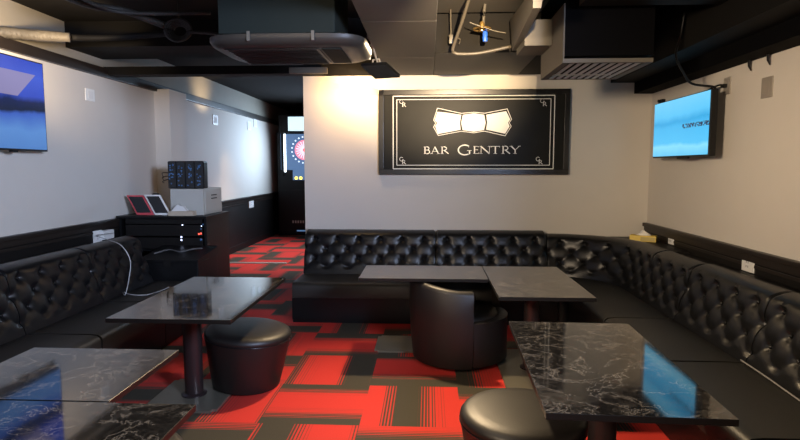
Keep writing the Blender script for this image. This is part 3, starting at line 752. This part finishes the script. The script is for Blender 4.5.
# diffuser duct at right
def diffuser():
    x0,x1,y0,y1,z=.975,1.62,4.22,5.03,2.355
    t=thing('air_diffuser','ducted ceiling diffuser with long slats beside the right soffit','air duct',((x0+x1)/2,(y0+y1)/2,z))
    obj('plenum',B((x0+.012,y0,z+.05),(x1,y1,ZC-.25)),'duct_black',t)
    obj('side_cladding',B((x0,y0+.001,z+.03),(x0+.011,y1,z+.42)),'duct_grey',t)  # paler sheet over the plenum's left side, light on that face put into colour
    bm=NB(); box(bm,(x0,y0-.0,z),(x0+.05,y1,z+.03)); box(bm,(x1-.05,y0,z),(x1,y1,z+.03)); box(bm,(x0+.05,y0,z),(x1-.05,y0+.03,z+.03)); box(bm,(x0+.05,y1-.03,z),(x1-.05,y1,z+.03))
    obj('frame',bm,'duct_grey',t)
    for k in range(9):
        x=x0+.083+k*.06; bm=NB(); box(bm,(-.015,y0+.031,-.003),(.015,y1-.031,.003),0,1,Matrix.Translation((x,0,z+.006))); obj('slat',bm,'slat_grey',t)
    # arm reaching left and duct running up to the ceiling
    bm=NB(); box(bm,(.76,4.6,2.56),(x0-.001,5.0,2.76)); obj('branch_duct',bm,'duct_grey',t)
    bm=NB()
    A=[aty(510,20,5.05),aty(512,51,5.05),aty(519,50,5.05),aty(528,24,5.05)]
    Cn=[aty(533,-12,3.7),aty(533,8,3.7),aty(541,8,3.7),aty(545,-12,3.7)]
    va=[bm.verts.new(p) for p in A]; vb=[bm.verts.new(p) for p in Cn]
    bm.faces.new(va); bm.faces.new(vb[::-1])
    for i in range(4): bm.faces.new((va[i],vb[i],vb[(i+1)%4],va[(i+1)%4]))
    obj('slanting_duct',bm,'duct_grey',t)
diffuser()
struct('ceiling_bulkhead_right',B((1.05,2.0,2.72),(2.015,4.1,ZC)),'black_paint')
# pipes in the recess
Yp=4.95
def pp(px,py,y=Yp): return aty(px,py,y)
bm=NB(); tube(bm,[pp(473,-14,4.6),pp(462,22,4.8),pp(453,48),pp(455,53),pp(462,54),pp(480,53),pp(511,46.5)],.014,10,5)
tag(obj('conduit_pipe',bm,'conduit',smooth='all'),'bent pale conduit pipe in the ceiling recess above the sign','pipe')
bm=NB(); tube(bm,[pp(450.5,6,5.1),pp(451,40,5.1)],.007,8); box(bm,pp(449,44,5.1)+Vector((0,-.02,0)),pp(453,35,5.1)+Vector((0,.02,0)),.003); tube(bm,[pp(453,37,5.1),pp(460,39,5.1),pp(459,44,5.1)],.005,6,4)
tag(obj('threaded_rod',bm,'conduit',smooth=True),'steel hanger rod with clip left of the bent conduit','rod')
t=thing('sprinkler_valve','blue-handled brass valve hanging in the ceiling recess','valve',pp(484,30))
bm=NB(); tube(bm,[pp(487,-8),pp(484,12),pp(483.5,26)],.014,10,4); obj('pipe_stem',bm,'conduit',t,smooth=True)
bm=NB(); c=pp(482,29); n=20; tube(bm,[c+Vector((.07*math.cos(2*PI*i/n),.07*math.sin(2*PI*i/n),0)) for i in range(n+1)],.009,8); lathe(bm,[(.022,-.02),(.026,0),(.022,.05),(.016,.06)],c,14); obj('brass_collar',bm,'brass',t,smooth=True)
bm=NB(); c=pp(485,42); lathe(bm,[(.008,0),(.02,.004),(.022,.02),(.022,.09),(.016,.1)],c,16); obj('blue_handle',bm,'blue_plastic',t,smooth=True)
bm=NB(); tube(bm,[pp(469,22,4.8),pp(474,24,4.8),pp(483,27,4.8),pp(495,31,4.8),pp(506,33,4.8)],.005,6,5); tag(obj('recess_wire',bm,'conduit',smooth='all'),'thin wire strung across the ceiling recess through the valve','wire')
# floodlight
t=thing('floodlight','flat tilted floodlight hanging at the left edge of the centre soffit, lighting the wall','lamp',aty(383,70,5.6))
bm=NB(); P_=[aty(361,66,5.0),aty(386,65,5.0),aty(400,77.5,5.25),aty(375,79,5.25)]
nrm=Vector((0,.02,.03)); prism(bm,P_,0,nrm); obj('head',bm,'plastic_black',t)
bm=NB(); tube(bm,[aty(372,69,5.08),aty(373,60,5.1),aty(379,59,5.1),aty(382,68,5.08)],.009,8); _t=aty(368,38,4.95); tube(bm,[Vector((_t.x,_t.y,ZC)),_t,aty(371,41,4.95),aty(378,64,5.1)],.009,8); box(bm,aty(364,52,5.1),aty(371,60,5.14),.004); obj('bracket',bm,'grey_plate',t,smooth=True)
# trunking at the corridor mouth
bm=NB(); box(bm,aty(289,73.5,6.2),aty(327,67,6.2)+Vector((0,.0495,0)),.004); tag(obj('junction_box',bm,'duct_grey'),'pale junction box under the dark header at the corridor mouth','box')
# pipes left
def zpt(px,py,z): return atz(px,py,z)
bm=NB(); P=[zpt(-30,29,2.74),zpt(0,32,2.74),zpt(20,34,2.74),zpt(45,36,2.74),zpt(70,37.5,2.74)]
tube(bm,P,[.05,.052,.046,.055,.045,.05,.048,.052,.044,.05,.046,.05,.048,.046,.045,.04,.04],14,4)
tag(obj('insulated_pipe',bm,'insul',smooth='all'),'fat lumpy insulated pipe under the ceiling above the left wall','pipe')
bm=NB(); tube(bm,[zpt(72,37.6,2.74),zpt(100,38,2.77),zpt(140,36,2.8),zpt(172,33,2.8)],.028,12,4); tag(obj('black_pipe',bm,'black_paint',smooth='all'),'black pipe continuing from the insulated pipe towards the coil','pipe')
c=zpt(178,30,2.8); bm=NB()
for k in range(5):
    n=24; r=.12-.014*k; tube(bm,[c+Vector((r*math.cos(2*PI*i/n),.012*k,r*.8*math.sin(2*PI*i/n))) for i in range(n+1)],.011,8)
tube(bm,[c+Vector((0,.02,.09)),Vector((c.x,c.y+.02,ZC))],.006,6)
tube(bm,[c+Vector((.1,0,-.02)),c+Vector((.28,.0,-.03)),c+Vector((.42,0,-.06)),c+Vector((.60,0,-.13))],.014,8,5)
tag(obj('hose_coil',bm,'insul_dark',smooth='all'),'coiled dark hose hanging from the ceiling left of the air conditioner','hose')
bm=NB(); tube(bm,[zpt(55,-8,2.9),zpt(90,5,2.9),zpt(125,11,2.9),zpt(150,20,2.88),zpt(168,27,2.85)],.03,10,5); tube(bm,[zpt(70,-8,2.88),zpt(120,12,2.88),zpt(210,13,2.88)],.016,8,5)
tag(obj('pipe_pair',bm,'insul_dark',smooth='all'),'pair of dark wrapped pipes running down from the top left to the hose coil','pipe')
bm=NB()
for px in (100,): tube(bm,[zpt(px,40,2.76),zpt(px+1,40,2.6)+Vector((0,.0,.0))],.012,8)
bm.free()

# ------------------------------------------------------------ lights
def area(name,loc,tgt,size,power,col,spread=180,shape='DISK'):
    l=bpy.data.lights.new(name,'AREA'); l.shape=shape; l.size=size; l.energy=power; l.color=col; l.spread=math.radians(spread)
    o=bpy.data.objects.new(name,l); COL.objects.link(o); o.location=loc
    o.rotation_euler=(Vector(tgt)-Vector(loc)).to_track_quat('-Z','Y').to_euler(); return o
def spot(name,loc,tgt,power,col,ang,blend=.3,r=.04):
    l=bpy.data.lights.new(name,'SPOT'); l.energy=power; l.color=col; l.spot_size=math.radians(ang); l.spot_blend=blend; l.shadow_soft_size=r
    o=bpy.data.objects.new(name,l); COL.objects.link(o); o.location=loc
    o.rotation_euler=(Vector(tgt)-Vector(loc)).to_track_quat('-Z','Y').to_euler(); return o
WARM=(1,.74,.44); NEUT=(1,.87,.72); COOL=(.55,.75,1)
spot('flood_light_beam',(-.86,6.06,2.52),(-.90,6.45,2.38),44,(1,.64,.30),160,.9,.05)
spot('sign_spot',(.46,1.9,2.44),(.10,6.45,2.70),2100,WARM,32,1,.02)
spot('ceiling_spot_a',(-.2,2.9,2.9),(-.45,3.35,0),118,NEUT,66,.9,.05)
area('ceiling_wash',(-.9,2.2,2.70),(-.9,2.3,0),.5,14,NEUT)
area('track_wash',(-.25,4.9,2.52),(-.1,2.6,0),.14,45,WARM,100)  # added light without a fixture, for highlights on the leather tops
spot('corner_spot',(1.0,1.6,2.5),(2.55,5.9,1.25),50,WARM,40,.9,.06)
spot('pipe_spot',(-2.9,4.3,2.58),(-3.65,5.0,2.95),80,WARM,110,.6,.05)
area('room_fill',(-.2,-2.2,1.9),(-.3,5,1.3),2.2,14,(.86,.9,1))
area('left_wall_fill',(1.7,.3,2.3),(-3.6,5.8,1.8),.8,84,(.58,.70,1),80)
area('right_wall_fill',(-2.2,.0,2.3),(2.4,4.4,1.8),.6,42,(1,.78,.54),70)
spot('corridor_spot',(-2.5,9.8,2.95),(-2.5,9.8,0),300,(1,.85,.78),80,.8,.08)
spot('corridor_wall_spot',(-3.1,9.6,2.3),(-3.65,10.3,1.0),20,(1,.62,.28),60,.9,.05)
spot('corridor_upper_spot',(-3.2,9.0,2.70),(-3.65,9.0,2.88),16,WARM,110,.9,.05)
area('corridor_cool',(-2.0,12.4,2.3),(-3.6,10.8,1.6),.6,55,COOL,120)
w=bpy.data.worlds.new('World'); S.world=w; w.use_nodes=True; w.node_tree.nodes['Background'].inputs[0].default_value=(.5,.6,.8,1); w.node_tree.nodes['Background'].inputs[1].default_value=.02
# ------------------------------------------------------------ camera
cd=bpy.data.cameras.new('Camera'); cam=bpy.data.objects.new('Camera',cd); COL.objects.link(cam)
cam.location=(0,0,HC); cam.rotation_euler=(PI/2-PT,0,YW); cd.sensor_width=36; cd.lens=36*F/800; cd.clip_start=.05; cd.clip_end=100
S.camera=cam
S.view_settings.view_transform='Standard'; S.view_settings.look='None'; S.view_settings.exposure=0; S.view_settings.gamma=1
